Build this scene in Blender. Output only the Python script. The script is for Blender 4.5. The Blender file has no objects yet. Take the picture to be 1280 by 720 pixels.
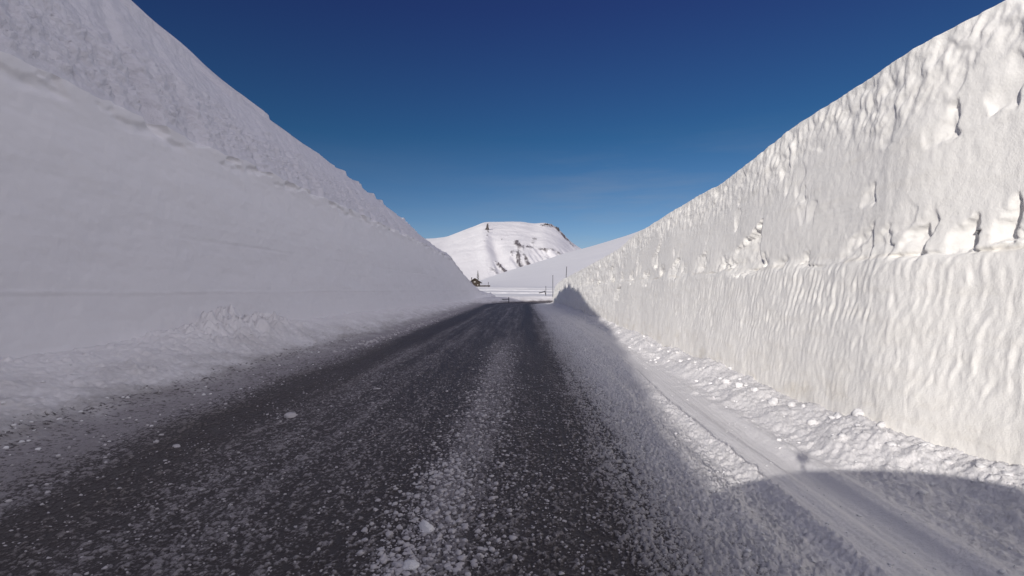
import bpy, math, random
import numpy as np
from mathutils import Vector, Matrix

random.seed(7)
sc = bpy.context.scene
col = sc.collection
R = math.radians

# ------------------------------------------------------------------ noise
_rng = np.random.RandomState(11)
_PERM = _rng.permutation(4096).astype(np.int64)
_ANG = _rng.rand(4096) * 2 * np.pi
_GX, _GY = np.cos(_ANG), np.sin(_ANG)
_RND = _rng.rand(4096)


def _hash(ix, iy, seed):
    return _PERM[(_PERM[(ix + seed * 131) & 4095] + iy) & 4095]


def pn(x, y, seed=0):
    """gradient noise, about -0.7 .. 0.7"""
    x, y = np.broadcast_arrays(np.asarray(x, float), np.asarray(y, float))
    fx, fy = np.floor(x), np.floor(y)
    ix, iy = fx.astype(np.int64), fy.astype(np.int64)
    dx, dy = x - fx, y - fy
    u = dx * dx * dx * (dx * (dx * 6 - 15) + 10)
    v = dy * dy * dy * (dy * (dy * 6 - 15) + 10)

    def g(i, j):
        h = _hash(ix + i, iy + j, seed)
        return _GX[h] * (dx - i) + _GY[h] * (dy - j)
    a = g(0, 0)
    a = a + u * (g(1, 0) - a)
    b = g(0, 1)
    b = b + u * (g(1, 1) - b)
    return a + v * (b - a)


def fbm(x, y, o=4, seed=0, gain=.5):
    s, a, f = 0, 1, 1
    for i in range(o):
        s = s + a * pn(x * f, y * f, seed + i)
        a *= gain
        f *= 2.03
    return s


def worley(x, y, seed=0, jit=.85):
    """distance to the nearest point, to the second nearest, a random number and the offset of the nearest cell"""
    x, y = np.broadcast_arrays(np.asarray(x, float), np.asarray(y, float))
    ix, iy = np.floor(x).astype(np.int64), np.floor(y).astype(np.int64)
    f1 = np.full(x.shape, 9.0)
    f2 = np.full(x.shape, 9.0)
    rid = np.zeros(x.shape)
    ox = np.zeros(x.shape)
    oy = np.zeros(x.shape)
    for i in (-1, 0, 1):
        for j in (-1, 0, 1):
            h = _hash(ix + i, iy + j, seed)
            px = ix + i + .5 + (_RND[h] - .5) * jit
            py = iy + j + .5 + (_RND[(h * 7 + 13) & 4095] - .5) * jit
            d = np.hypot(px - x, py - y)
            c = d < f1
            f2 = np.where(c, f1, np.minimum(f2, d))
            rid = np.where(c, _RND[(h * 3 + 101) & 4095], rid)
            ox = np.where(c, x - px, ox)
            oy = np.where(c, y - py, oy)
            f1 = np.where(c, d, f1)
    return f1, f2, rid, ox, oy


def ss(a, b, x):
    t = np.clip((x - a) / (b - a), 0, 1)
    return t * t * (3 - 2 * t)


def smooth_interp(x, xs, ys):
    """monotone-ish smooth interpolation: linear table blurred a little"""
    xs, ys = np.asarray(xs, float), np.asarray(ys, float)
    w = .04 * np.maximum(np.abs(x), 6)
    return (np.interp(x - w, xs, ys) + 2 * np.interp(x, xs, ys) + np.interp(x + w, xs, ys)) / 4


# ------------------------------------------------------------------ mesh helpers
def link(name, me, mats=(), parent=None):
    o = bpy.data.objects.new(name, me)
    col.objects.link(o)
    for m in (mats if isinstance(mats, (list, tuple)) else [mats]):
        me.materials.append(m)
    if parent:
        o.parent = parent
    return o


def tag(o, label=None, cat=None, group=None, kind=None):
    if label:
        o['label'] = label
    if cat:
        o['category'] = cat
    if group:
        o['group'] = group
    if kind:
        o['kind'] = kind
    return o


def thing(name, label, cat, loc=(0, 0, 0), group=None):
    o = bpy.data.objects.new(name, None)
    o.empty_display_size = .1
    col.objects.link(o)
    o.location = loc
    return tag(o, label, cat, group)


def raw_mesh(name, co, quads, smooth=True):
    me = bpy.data.meshes.new(name)
    n = len(quads)
    k = quads.shape[1]
    me.vertices.add(len(co))
    me.vertices.foreach_set('co', np.ascontiguousarray(co, dtype=np.float32).ravel())
    me.loops.add(n * k)
    me.loops.foreach_set('vertex_index', np.ascontiguousarray(quads, dtype=np.int32).ravel())
    me.polygons.add(n)
    me.polygons.foreach_set('loop_start', np.arange(0, n * k, k, dtype=np.int32))
    me.polygons.foreach_set('loop_total', np.full(n, k, dtype=np.int32))
    me.polygons.foreach_set('use_smooth', np.full(n, smooth, dtype=bool))
    me.update(calc_edges=True)
    return me


def grid(name, X, Y, Z, mats, parent=None, attrs=None, flip=False):
    """one sheet from 2-D coordinate arrays"""
    a, b = X.shape
    co = np.stack([X, Y, Z], -1).reshape(-1, 3)
    i = (np.arange(a - 1)[:, None] * b + np.arange(b - 1)[None, :]).ravel()
    q = np.stack([i, i + 1, i + b + 1, i + b], -1)
    if flip:
        q = q[:, ::-1]
    me = raw_mesh(name, co, q)
    for k, v in (attrs or {}).items():
        at = me.attributes.new(k, 'FLOAT', 'POINT')
        at.data.foreach_set('value', np.ascontiguousarray(v, dtype=np.float32).ravel())
    return link(name, me, mats, parent)


class MB:
    """collects simple solids into one mesh"""

    def __init__(s):
        s.v, s.f = [], []

    def poly(s, vs, fs):
        k = len(s.v)
        s.v += [tuple(v) for v in vs]
        s.f += [tuple(k + i for i in f) for f in fs]

    def box(s, a, b):
        x0, y0, z0 = a
        x1, y1, z1 = b
        s.poly([(x0, y0, z0), (x1, y0, z0), (x1, y1, z0), (x0, y1, z0), (x0, y0, z1), (x1, y0, z1), (x1, y1, z1), (x0, y1, z1)],
               [(3, 2, 1, 0), (4, 5, 6, 7), (0, 1, 5, 4), (1, 2, 6, 5), (2, 3, 7, 6), (3, 0, 4, 7)])

    def tube(s, p, q, r0, r1=None, n=10):
        r1 = r0 if r1 is None else r1
        p, q = Vector(p), Vector(q)
        d = (q - p).normalized()
        u = d.orthogonal().normalized()
        w = d.cross(u)
        vs = []
        for c, r in ((p, r0), (q, r1)):
            for i in range(n):
                t = 2 * math.pi * i / n
                vs.append(c + u * math.cos(t) * r + w * math.sin(t) * r)
        fs = [(i, (i + 1) % n, n + (i + 1) % n, n + i) for i in range(n)]
        fs += [tuple(range(n))[::-1], tuple(range(n, 2 * n))]
        s.poly(vs, fs)

    def build(s, name, m, parent=None, bevel=0, smooth=False, seg=2):
        me = bpy.data.meshes.new(name)
        me.from_pydata(s.v, [], s.f)
        me.update()
        o = link(name, me, m, parent)
        if smooth:
            me.polygons.foreach_set('use_smooth', [True] * len(me.polygons))
        if bevel:
            md = o.modifiers.new('bevel', 'BEVEL')
            md.width = bevel
            md.segments = seg
            md.limit_method = 'ANGLE'
        return o


# ------------------------------------------------------------------ materials
def mat(name):
    m = bpy.data.materials.new(name)
    m.use_nodes = True
    nt = m.node_tree
    return m, nt, nt.nodes['Principled BSDF']


def N(nt, t, **kw):
    n = nt.nodes.new(t)
    for k, v in kw.items():
        setattr(n, k, v)
    return n


def noise_node(nt, vec, scale, detail=4, rough=.55):
    n = N(nt, 'ShaderNodeTexNoise')
    n.inputs['Scale'].default_value = scale
    n.inputs['Detail'].default_value = detail
    n.inputs['Roughness'].default_value = rough
    nt.links.new(vec, n.inputs['Vector'])
    return n


def ramp(nt, fac, stops):
    r = N(nt, 'ShaderNodeValToRGB')
    while len(r.color_ramp.elements) < len(stops):
        r.color_ramp.elements.new(.5)
    for e, (p, c) in zip(r.color_ramp.elements, stops):
        e.position = p
        e.color = (*c, 1) if len(c) == 3 else c
    nt.links.new(fac, r.inputs[0])
    return r


def mix_rgb(nt, fac, a, b):
    m = N(nt, 'ShaderNodeMix', data_type='RGBA')
    for s, v in (('Factor', fac), ('A', a), ('B', b)):
        sock = [i for i in m.inputs if i.name == s and (i.type == ('VALUE' if s == 'Factor' else 'RGBA'))][0]
        if hasattr(v, 'links'):
            nt.links.new(v, sock)
        else:
            sock.default_value = v if s == 'Factor' else (*v, 1)
    return [o for o in m.outputs if o.type == 'RGBA'][0]


def math_node(nt, op, a, b=None, clamp=False):
    m = N(nt, 'ShaderNodeMath', operation=op)
    m.use_clamp = clamp
    for i, v in enumerate((a, b)):
        if v is None:
            continue
        if hasattr(v, 'links'):
            nt.links.new(v, m.inputs[i])
        else:
            m.inputs[i].default_value = v
    return m.outputs[0]


def snow_mat(name, c0=(.80, .80, .81), c1=(.87, .87, .88), fine=90, bump=.004, big=7, bigbump=.012, rough=.62, dirt=None):
    m, nt, b = mat(name)
    tc = N(nt, 'ShaderNodeTexCoord').outputs['Object']
    n1 = noise_node(nt, tc, 2.3, 6, .6)
    base = mix_rgb(nt, n1.outputs[0], c0, c1)
    if dirt:
        dcol, at = dirt
        a = N(nt, 'ShaderNodeAttribute', attribute_name=at)
        n3 = noise_node(nt, tc, 40, 5, .7)
        f = math_node(nt, 'MULTIPLY', a.outputs['Fac'], math_node(nt, 'MULTIPLY', n3.outputs[0], 1.7), True)
        base = mix_rgb(nt, f, base, dcol)
    nt.links.new(base, b.inputs['Base Color'])
    b.inputs['Roughness'].default_value = rough
    b.inputs['Specular IOR Level'].default_value = .25
    nf = noise_node(nt, tc, fine, 5, .65)
    nb = noise_node(nt, tc, big, 5, .6)
    h = math_node(nt, 'ADD', math_node(nt, 'MULTIPLY', nf.outputs[0], bump), math_node(nt, 'MULTIPLY', nb.outputs[0], bigbump))
    bp = N(nt, 'ShaderNodeBump')
    bp.inputs['Strength'].default_value = 1
    bp.inputs['Distance'].default_value = 1
    nt.links.new(h, bp.inputs['Height'])
    nt.links.new(bp.outputs[0], b.inputs['Normal'])
    return m


def plain_mat(name, c, rough=.6, metal=0, var=.25, scale=12, bump=.0):
    m, nt, b = mat(name)
    tc = N(nt, 'ShaderNodeTexCoord').outputs['Object']
    n = noise_node(nt, tc, scale, 5, .6)
    lo = tuple(x * (1 - var) for x in c)
    hi = tuple(min(1, x * (1 + var)) for x in c)
    nt.links.new(mix_rgb(nt, n.outputs[0], lo, hi), b.inputs['Base Color'])
    b.inputs['Roughness'].default_value = rough
    b.inputs['Metallic'].default_value = metal
    if bump:
        bp = N(nt, 'ShaderNodeBump')
        bp.inputs['Distance'].default_value = bump
        nt.links.new(n.outputs[0], bp.inputs['Height'])
        nt.links.new(bp.outputs[0], b.inputs['Normal'])
    return m


M_SNOW = snow_mat('verge_snow', (.80, .79, .80), (.88, .875, .87), 60, .006, 9, .012, dirt=((.36, .31, .25), 'dirt'))
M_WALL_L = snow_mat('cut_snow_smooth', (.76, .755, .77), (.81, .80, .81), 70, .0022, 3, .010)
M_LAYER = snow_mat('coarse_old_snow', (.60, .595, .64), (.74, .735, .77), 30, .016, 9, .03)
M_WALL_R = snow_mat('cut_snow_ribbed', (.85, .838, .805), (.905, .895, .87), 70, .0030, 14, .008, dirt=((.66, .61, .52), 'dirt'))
M_FIELD = snow_mat('field_snow', (.82, .81, .82), (.87, .86, .87), 2, .02, .08, .25)
M_CLOD = snow_mat('clod_snow', (.76, .75, .77), (.86, .86, .86), 120, .004, 30, .008)
M_SMALL = snow_mat('crumb_snow', (.42, .40, .42), (.64, .62, .63), 150, .003, 40, .004)

# road: dark wet asphalt under a broken skin of snow grains
M_ROAD, nt, b = mat('snow_dusted_asphalt')
tc = N(nt, 'ShaderNodeTexCoord').outputs['Object']
at = N(nt, 'ShaderNodeAttribute', attribute_name='snow').outputs['Fac']
dirt = N(nt, 'ShaderNodeAttribute', attribute_name='dirt').outputs['Fac']
ng = noise_node(nt, tc, 85, 4, .65)
ns = noise_node(nt, tc, 420, 2, .5)
g = math_node(nt, 'ADD', math_node(nt, 'MULTIPLY', ng.outputs[0], .7), math_node(nt, 'MULTIPLY', ns.outputs[0], .3))
k = math_node(nt, 'ADD', at, math_node(nt, 'MULTIPLY', math_node(nt, 'SUBTRACT', g, .5), 1.5), True)
kr = ramp(nt, k, [(.32, (0, 0, 0)), (.66, (1, 1, 1))])
n2 = noise_node(nt, tc, 60, 5, .7)
asp = mix_rgb(nt, n2.outputs[0], (.046, .039, .040), (.110, .098, .098))
snowc = mix_rgb(nt, n2.outputs[0], (.24, .222, .23), (.46, .44, .455))
snowb = mix_rgb(nt, n2.outputs[0], (.76, .745, .755), (.86, .85, .85))
brt = N(nt, 'ShaderNodeAttribute', attribute_name='clean').outputs['Fac']
snowc = mix_rgb(nt, brt, snowc, snowb)
snowc = mix_rgb(nt, dirt, snowc, (.20, .18, .165))
nt.links.new(mix_rgb(nt, kr.outputs[0], asp, snowc), b.inputs['Base Color'])
rr = N(nt, 'ShaderNodeMapRange')
rr.inputs['To Min'].default_value = .55
rr.inputs['To Max'].default_value = .8
nt.links.new(kr.outputs[0], rr.inputs['Value'])
nt.links.new(rr.outputs[0], b.inputs['Roughness'])
b.inputs['Specular IOR Level'].default_value = .3
bp = N(nt, 'ShaderNodeBump')
bp.inputs['Distance'].default_value = .010
nt.links.new(k, bp.inputs['Height'])
nt.links.new(bp.outputs[0], b.inputs['Normal'])

# mountain: snow with bare rock where the rock shows through
M_MTN, nt, b = mat('mountain_snow_and_rock')
tc = N(nt, 'ShaderNodeTexCoord').outputs['Object']
at = N(nt, 'ShaderNodeAttribute', attribute_name='rock').outputs['Fac']
n1 = noise_node(nt, tc, .06, 6, .75)
n2 = noise_node(nt, tc, .02, 6, .7)
kk = math_node(nt, 'ADD', at, math_node(nt, 'MULTIPLY', math_node(nt, 'SUBTRACT', n1.outputs[0], .5), 1.1), True)
kr = ramp(nt, kk, [(.26, (0, 0, 0)), (.74, (1, 1, 1))])
rock = mix_rgb(nt, n2.outputs[0], (.08, .072, .078), (.24, .215, .225))
snow = mix_rgb(nt, n2.outputs[0], (.80, .78, .79), (.87, .86, .87))
nt.links.new(mix_rgb(nt, kr.outputs[0], snow, rock), b.inputs['Base Color'])
b.inputs['Roughness'].default_value = .8
b.inputs['Specular IOR Level'].default_value = .15
bp = N(nt, 'ShaderNodeBump')
bp.inputs['Distance'].default_value = 6
bp.inputs['Strength'].default_value = .5
nt.links.new(n1.outputs[0], bp.inputs['Height'])
nt.links.new(bp.outputs[0], b.inputs['Normal'])

M_WOOD = plain_mat('weathered_dark_timber', (.035, .024, .016), .8, 0, .5, 4)
M_POLE = plain_mat('dark_painted_pole', (.03, .028, .03), .6, 0, .3, 6)
M_BARK = plain_mat('bark', (.05, .038, .03), .9, 0, .4, 8)
M_TWIG = plain_mat('dark_needles', (.035, .035, .025), .9, 0, .4, 6)
M_ROCK = plain_mat('dark_rock', (.09, .08, .08), .9, 0, .5, .2, 1.0)
M_STEEL = plain_mat('grey_rail_steel', (.10, .10, .11), .5, .6, .2, 5)
M_PAINT = plain_mat('grey_car_paint', (.18, .19, .20), .35, 0, .05, 3)
M_BLACK = plain_mat('black_plastic', (.02, .02, .02), .5, 0, .2, 20)
M_TYRE = plain_mat('tyre_rubber', (.018, .018, .018), .85, 0, .2, 20)
M_RIM = plain_mat('rim_metal', (.4, .4, .42), .35, .8, .1, 8)
M_GLASS, nt, b = mat('dark_glass')
b.inputs['Base Color'].default_value = (.02, .025, .03, 1)
b.inputs['Roughness'].default_value = .05
M_LAMP = plain_mat('headlight_glass', (.6, .6, .6), .1, 0, .1, 10)

# ------------------------------------------------------------------ the place: lines along the road (metres, +Y is down the road)
H = 1.5                                                     # camera height above the road


def road_z(y):
    return 0 * y


BEND_Y, BEND_R = 50., 14.


def bend(Xs, Ys):
    """the road runs straight to BEND_Y and then turns to the right"""
    Xs, Ys = np.broadcast_arrays(np.asarray(Xs, float), np.asarray(Ys, float))
    t = np.clip((Ys - BEND_Y) / BEND_R, 0, 1.5)
    X2 = BEND_R - (BEND_R - Xs) * np.cos(t)
    Y2 = BEND_Y + (BEND_R - Xs) * np.sin(t)
    far = np.maximum(Ys - BEND_Y - 1.5 * BEND_R, 0)
    X2 = X2 + far * math.sin(1.5)
    Y2 = Y2 + far * math.cos(1.5)
    return np.where(Ys > BEND_Y, X2, Xs), np.where(Ys > BEND_Y, Y2, Ys)


def XL(y):   # foot of the left wall
    return smooth_interp(y, [-40, 30, 45, 50, 54, 58, 60.5, 63, 65, 67, 90], [-6.7, -6.7, -6.3, -5.9, -5.35, -4.6, -4.0, -3.1, -2.6, -2.1, -2])


def XR(y):   # foot of the right wall
    return smooth_interp(y, [-40, 2.5, 3.6, 4.6, 7, 12, 20, 36, 44, 48, 54, 90], [3.5, 3.5, 3.42, 3.2, 3.2, 3.25, 3.4, 3.42, 3.35, 3.1, 2.7, 2.7])


def ysteps(y0, y1, f, back=-30, nb=40):
    ys = [y0]
    while ys[-1] < y1:
        ys.append(ys[-1] * (1 + f))
    b = y0 - (y0 - back) * (np.linspace(0, 1, nb + 1)[1:] ** 1.3)
    return np.concatenate([b[::-1], np.array(ys)])


# ------------------------------------------------------------------ height and snow cover of the ground between the walls
def lumps(x, y, cell, seed, dens, rmin=.25, rmax=.48):
    """rounded crumbs: 0..1 profile, 0 between them"""
    f1, f2, rid, ox, oy = worley(x / cell, y / cell, seed)
    r = rmin + (rmax - rmin) * ((rid * 7.13) % 1)
    p = np.clip(1 - (f1 / r) ** 2, 0, 1) ** .5
    return p * (rid < dens) * r * cell


def left_bank(x, y):
    """toe of the left snow bank and how far up it we are, 0..1"""
    toe = -4.35 + .55 * ss(52, 55.5, y) + .18 * pn(y / 2.1, 3.3, 5) + .07 * pn(y / .5, 1.3, 6)
    return ss(0, 1, (toe - x) / (2.4 - 1.1 * ss(51, 55, y)))


def ground(x, y):
    wob = .10 * pn(y / 4., 9.1, 2) + .05 * pn(y / 1.1, 7.7, 3)
    u = x + wob
    near = np.clip(1.6 - y / 14., .35, 1)
    ue = u + (.22 * fbm(x / .5, y / .9, 3, 47) + .10 * pn(x / .12, y / .15, 48)) * ss(-3.3, -3.9, u) - .28 * ss(8, 3.2, y) * ss(-2.4, -3.2, u)
    c = np.interp(ue, [-6, -4.5, -4.15, -3.85, -3.6, -3.25, -2.9, -2.2, -1.2, -.85, -.6, -.3, -.05, .3, .55, .8, 1.1, 1.5],
                  [1, .95, .72, .48, .18, .12, .38, .40, .34, .36, .42, .42, .34, .22, .46, .62, .80, 1.0])
    c = c + .28 * near * np.exp(-((u + .50 + .06 * pn(y / 1.3, 2.7, 11)) / .22) ** 2) * ss(30, 12, y) * (.75 + .6 * fbm(x / .3, y / .8, 3, 19))
    c = c + .16 * fbm(x / .35, y / 2.2, 3, 20) + .14 * fbm(x / .12, y / .3, 3, 24)
    c = c + (.20 * pn(x / .13, y / 7, 29) + .24 * pn(x / .42, y / 16, 28)) * ss(-3.9, -3.6, u) * ss(1.3, .9, u)       # fine streaks dragged along by tyres
    c = c + .12 * np.exp(-((u + 1.0) / .22) ** 2) * ss(10, 25, y)
    # crumbs of several sizes
    wx, wy = .012 * pn(x / .03, y / .03, 36), .012 * pn(x / .03, y / .03, 43)
    ck = np.clip(c, 0, 1)
    l0 = lumps(x + wx, y + wy, .020, 30, np.clip(.35 + .75 * ck, 0, .95), .28, .55)
    l1 = lumps(x + 1.6 * wx, y + 1.6 * wy, .036, 31, np.clip(.16 + .80 * ck, 0, .92), .26, .55)
    l2 = lumps(x + .3 + 3.2 * wx, y + 3.2 * wy, .062, 33, np.clip(ck * .75 - .16, 0, .62), .2, .5) * (y < 26)
    strip = np.exp(-((u + .52) / .22) ** 2) * near
    l3 = lumps(x + .06 * pn(x / .05, y / .05, 37), y + .06 * pn(x / .045, y / .045, 42), .095, 35, np.clip(strip * .30 * (.6 + 1.2 * np.clip(pn(x / .4, y / .7, 46) + .3, 0, 1)) + .22 * (u > .4) * (u < 1.6) + .30 * np.exp(-((u + 4.25) / .35) ** 2) - .02, 0, .75), .2, .42) * (y < 26)
    lm = np.maximum(np.maximum(np.maximum(l1, l0 * .95), l2 * .7), l3 * .5) * np.clip(1 + 1.1 * fbm(x / .022, y / .022, 2, 18), .3, 1.6) * (1 + .5 * ss(.3, .8, u) * ss(2.0, 1.6, u))
    cov = np.clip((c - .5) * 1.0 + .36, 0, 1)
    cov = np.where(lm > .002, np.maximum(cov * .9, .16 + .30 * ck + .45 * np.clip(lm / .016, 0, 1)), cov * (.75 - .35 * ss(-3.4, -3.8, u)))
    far_ = ss(9, 22, y)
    cov = cov * (1 - far_) + far_ * np.clip((c - .5) * .8 + .45 + .10 * fbm(x / .10, y / 1.2, 3, 27), 0, 1)
    z = .006 * fbm(x / .6, y / .8, 3, 40) + lm * .8 + .010 * np.clip(c, 0, 1)
    # right verge: scraped snow, plough line, ruts, rubble heap under the wall
    v = ss(.75, 1.5, u)
    z = z + v * (.035 + .02 * fbm(x / .3, y / .5, 4, 44))
    line = np.interp(y, [0, 4.2, 6.7, 9.3, 14, 40], [1.80, 1.85, 1.90, 2.05, 2.2, 2.3]) + .02 * pn(y / .9, 5.5, 8) + .012 * pn(y / .13, 2.5, 9)
    flat = ss(-.004, .012, x - line) * (1 - ss(.55, .85, x - line))
    z = z * (1 - .75 * flat) + flat * .004 + .022 * ss(-.35, -.01, x - line) * (1 - ss(-.004, .012, x - line)) * ss(3.4, 4.4, y) * (1 - ss(9.5, 13, y)) * (.7 + .8 * pn(y / .4, 3.1, 13))
    crack = np.exp(-((x - line + .012) / .016) ** 2) * ss(3.8, 4.3, y) * (1 - ss(9.5, 13, y))
    z = z - .045 * crack * (.55 + .9 * pn(y / .25, 3.1, 12))
    # drag marks in the scraped strip
    z = z + flat * .006 * pn((x - line) / .035, y / 3, 45)
    for cx, wd, dp in ((2.28, .13, .055), (1.62, .15, .05), (2.62, .10, .02)):
        q = x - cx - .03 * pn(y / 2, cx, 14)
        fade = 1 - ss(5.2, 7.5, y) * .85
        z = z + fade * (-dp * np.exp(-(q / wd) ** 4) + dp * .25 * np.exp(-((np.abs(q) - wd * 1.6) / .10) ** 2))
    xr = XR(y)
    hp = ss(.62, .02, xr - x + .22 * pn(y / .7, 4.4, 15)) * (.20 + .10 * pn(y / 1.3, 6.4, 16))
    hl = .10 * np.maximum(fbm(x / .22, y / .26, 4, 51) + .1, 0) + lumps(x + .06 * pn(x / .09, y / .09, 54), y + .05 * pn(x / .08, y / .08, 55), .17, 52, .22, .2, .45) * .30 + .025 * np.maximum(fbm(x / .07, y / .08, 3, 53), 0)
    z = z + hp + hl * ss(.95, .5, xr - x + .25 * pn(y / .6, 8.4, 17)) * (.6 + .8 * pn(y / 1.7, 2.2, 18))
    z = z + .010 * v * (1 - flat) * np.maximum(fbm(x / .07, y / .07, 3, 58), 0) * 2
    # left bank of loose snow
    lb = left_bank(x, y)
    tall = np.interp(y, [-30, 8, 20, 40, 50, 58, 66, 80], [.56, .56, .54, .42, .42, .62, .62, .5])
    z = z + lb * tall
    lbm = ss(.02, .2, lb)
    z = z + lbm * (.045 * fbm(x / .45, y / .6, 5, 60, .6) + lumps(x + 2 * wx, y + 2 * wy, .07, 61, .45) * .6 + lumps(x + 3 * wx, y + 3 * wy, .15, 62, .25, .2, .5) * .55 + .02 * np.abs(fbm(x / .09, y / .10, 3, 64)))
    # rougher heap under the left wall
    hm = np.exp(-((y - 11.6) / 2.2) ** 2) * ss(-5.4, -6.3, x)
    z = z + hm * (.16 + .5 * np.abs(fbm(x / .5, y / .6, 5, 63, .6)) + .10 * worley(x / .22, y / .25, 65)[2])
    cov = np.maximum(cov, np.maximum(ss(1.0, 1.75, u + .15 * fbm(x / .2, y / .6, 3, 49)), ss(.08, .40, lb + .20 * fbm(x / .14, y / .25, 3, 74))))
    d = np.clip(1.3 * np.exp(-((u + 3.35) / .5) ** 2) * (.5 + fbm(x / .8, y / 2, 3, 66)), 0, .8)
    d = d + np.clip(.5 * np.exp(-((u - .25) / .4) ** 2) * (.5 + fbm(x / .5, y / 1.6, 3, 68)), 0, .5)
    d = d * (1 - v) + v * .10 * np.clip(fbm(x / .5, y / .9, 4, 70) + .05, 0, 1)
    cl = np.maximum(ss(.3, 1.45, u + .12 * fbm(x / .3, y / 1.5, 3, 72)), ss(.0, .35, lb + .10 * fbm(x / .3, y / .6, 3, 73)))
    d = d + lbm * np.clip(.27 + .40 * fbm(x / .5, y / .9, 4, 76) + .25 * fbm(x / .06, y / .08, 3, 77), 0, .5) * ss(1.25, .1, lb)
    return z, cov, np.clip(d, 0, 1), cl


ysg = ysteps(2.4, 118, .0038, -22, 60)
xs_l = np.linspace(-7.05, -4.35, 130)
xs_m = np.concatenate([np.linspace(-4.35, -1.4, 330)[:-1], np.linspace(-1.4, 1.3, 350)])
xs_r = np.linspace(1.3, 3.95, 280)
for nm, xs, m in (('snow_bank', xs_l, M_ROAD), ('road', xs_m, M_ROAD), ('snow_verge', xs_r, M_ROAD)):
    Xg, Yg = np.meshgrid(xs, ysg)
    Zg, cov, dd, cl = ground(Xg, Yg)
    Zg = Zg + road_z(Yg)
    Xb, Yb = bend(Xg, Yg)
    o = grid(nm, Xb, Yb, Zg, m, attrs={'snow': cov, 'dirt': dd, 'clean': cl})
    o['kind'] = 'structure'

# ------------------------------------------------------------------ left snow wall: smooth cut face, coarse snow layer above it
ysl = ysteps(5.0, 67.5, .0036, -36, 90)
ZC = ([-36, -20, -13.6, -7.3, -3, 1.4, 8, 10.2, 11.2, 12.4, 13.4, 15.6, 17.6, 20.7, 27, 34, 45, 50, 54, 58, 60.5, 63, 65, 67.5],
      [4.2, 5.2, 5.7, 6.3, 6.75, 7.15, 7.35, 7.34, 7.25, 7.08, 6.88, 6.98, 6.93, 6.9, 6.6, 6.3, 5.1, 3.75, 2.75, 1.7, 1.4, 1.0, .45, -.4])
XC = ([-36, 40, 45, 50, 54, 58, 60.5, 63, 65, 67.5], [-8.2, -8.2, -7.7, -7.2, -6.85, -6.1, -5.3, -3.95, -3.35, -2.8])
zc = np.interp(ysl, *ZC) + .05 * fbm(ysl / 1.3, ysl * 0 + 2, 4, 80)
xc = smooth_interp(ysl, *XC)
zt = np.minimum(np.interp(ysl, [-36, -10, 0, 30, 45, 58, 68], [3.2, 4.0, 4.6, 4.75, 4.4, 1.5, -.3]), zc - .35 * np.clip(zc, .2, 1.5))
zt = np.maximum(zt, -.6)
xf = XL(ysl)
nf, nl = 150, 120
t = np.linspace(0, 1, nf)[None, :]
z0 = (-.15 + 0 * ysl)[:, None]
ztj = (zt + .10 * fbm(ysl / 1.1, ysl * 0 + 5, 4, 83))[:, None]
Zf = z0 + (ztj - z0) * t
Yf = np.repeat(ysl[:, None], nf, 1)
Xf = xf[:, None] - .24 * t - .05 * np.sin(t * 3)
D = .05 * fbm(Yf / 3, Zf / 1.4, 3, 84) + .012 * fbm(Yf / .5, Zf / .35, 3, 86)
D = D + .004 * pn(Yf / 14, Zf / .10, 88) + .003 * pn(Yf / 9, Zf / .03, 89) + .007 * fbm(Yf / .16, Zf / .12, 3, 82)              # faint layers of the snowfalls
D = D - .014 * np.exp(-((Zf - 2.55 - .05 * pn(Yf / 4, 1, 90)) / .02) ** 2) * ss(-.2, .25, pn(Yf / 5, 7, 91))
D = D + .016 * np.exp(-((Zf - 1.45 - .06 * pn(Yf / 4, 2, 92)) / .02) ** 2)
lip = np.exp(-((1 - t) * (ztj - z0) / .22) ** 2)
notch = np.clip(fbm(Yf / .9, Zf / .35, 3, 93), 0, 1)
D = D - lip * (.45 * notch) + .05 * lip
edge_fade = ss(1, .86, t)                                   # keep the joint with the layer tight
Xf = Xf + D
grow = ss(.0, .12, t)
# coarse layer
s_ = np.linspace(0, 1, nl)[None, :]
xb = xc[:, None] - 0 * s_
Xl = Xf[:, -1:] + (xb - Xf[:, -1:]) * s_
Zl = Zf[:, -1:] + (zc[:, None] - Zf[:, -1:]) * (s_ ** .92)
Yl = np.repeat(ysl[:, None], nl, 1)
ln = np.hypot(Zl - Zl[:, :1], Xl - Xl[:, :1])
f1, f2, rid, _, _ = worley(Yl / .13 + .4 * pn(Yl / .1, ln / .1, 78), ln / .08 + .4 * pn(Yl / .1, ln / .1, 79), 95)
g1, g2, rid2, _, _ = worley(Yl / .34, ln / .22, 96)
coarse = ss(.85, .35, s_ + .25 * fbm(Yl / 1.5, ln / .8, 3, 97)) * ss(0, .06, s_)
bmp = (.075 * (rid - .5) + .05 * np.clip(f2 - f1, 0, .5)) * coarse + .09 * (rid2 - .5) * coarse * (rid2 > .55)
bmp = bmp + .035 * fbm(Yl / .22, ln / .16, 4, 98) * ss(0, .05, s_) + .10 * fbm(Yl / 1.6, ln / 1.1, 3, 99) * np.sin(np.pi * s_)
tip = np.clip(1 - np.abs(s_ - 1) / .05, 0, 1) * (worley(Yl / .4, Yl * 0 + .5, 94)[2] > .8) * .17
Xl = Xl + bmp * .8
Zl = Zl + bmp * .6 + tip
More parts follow.
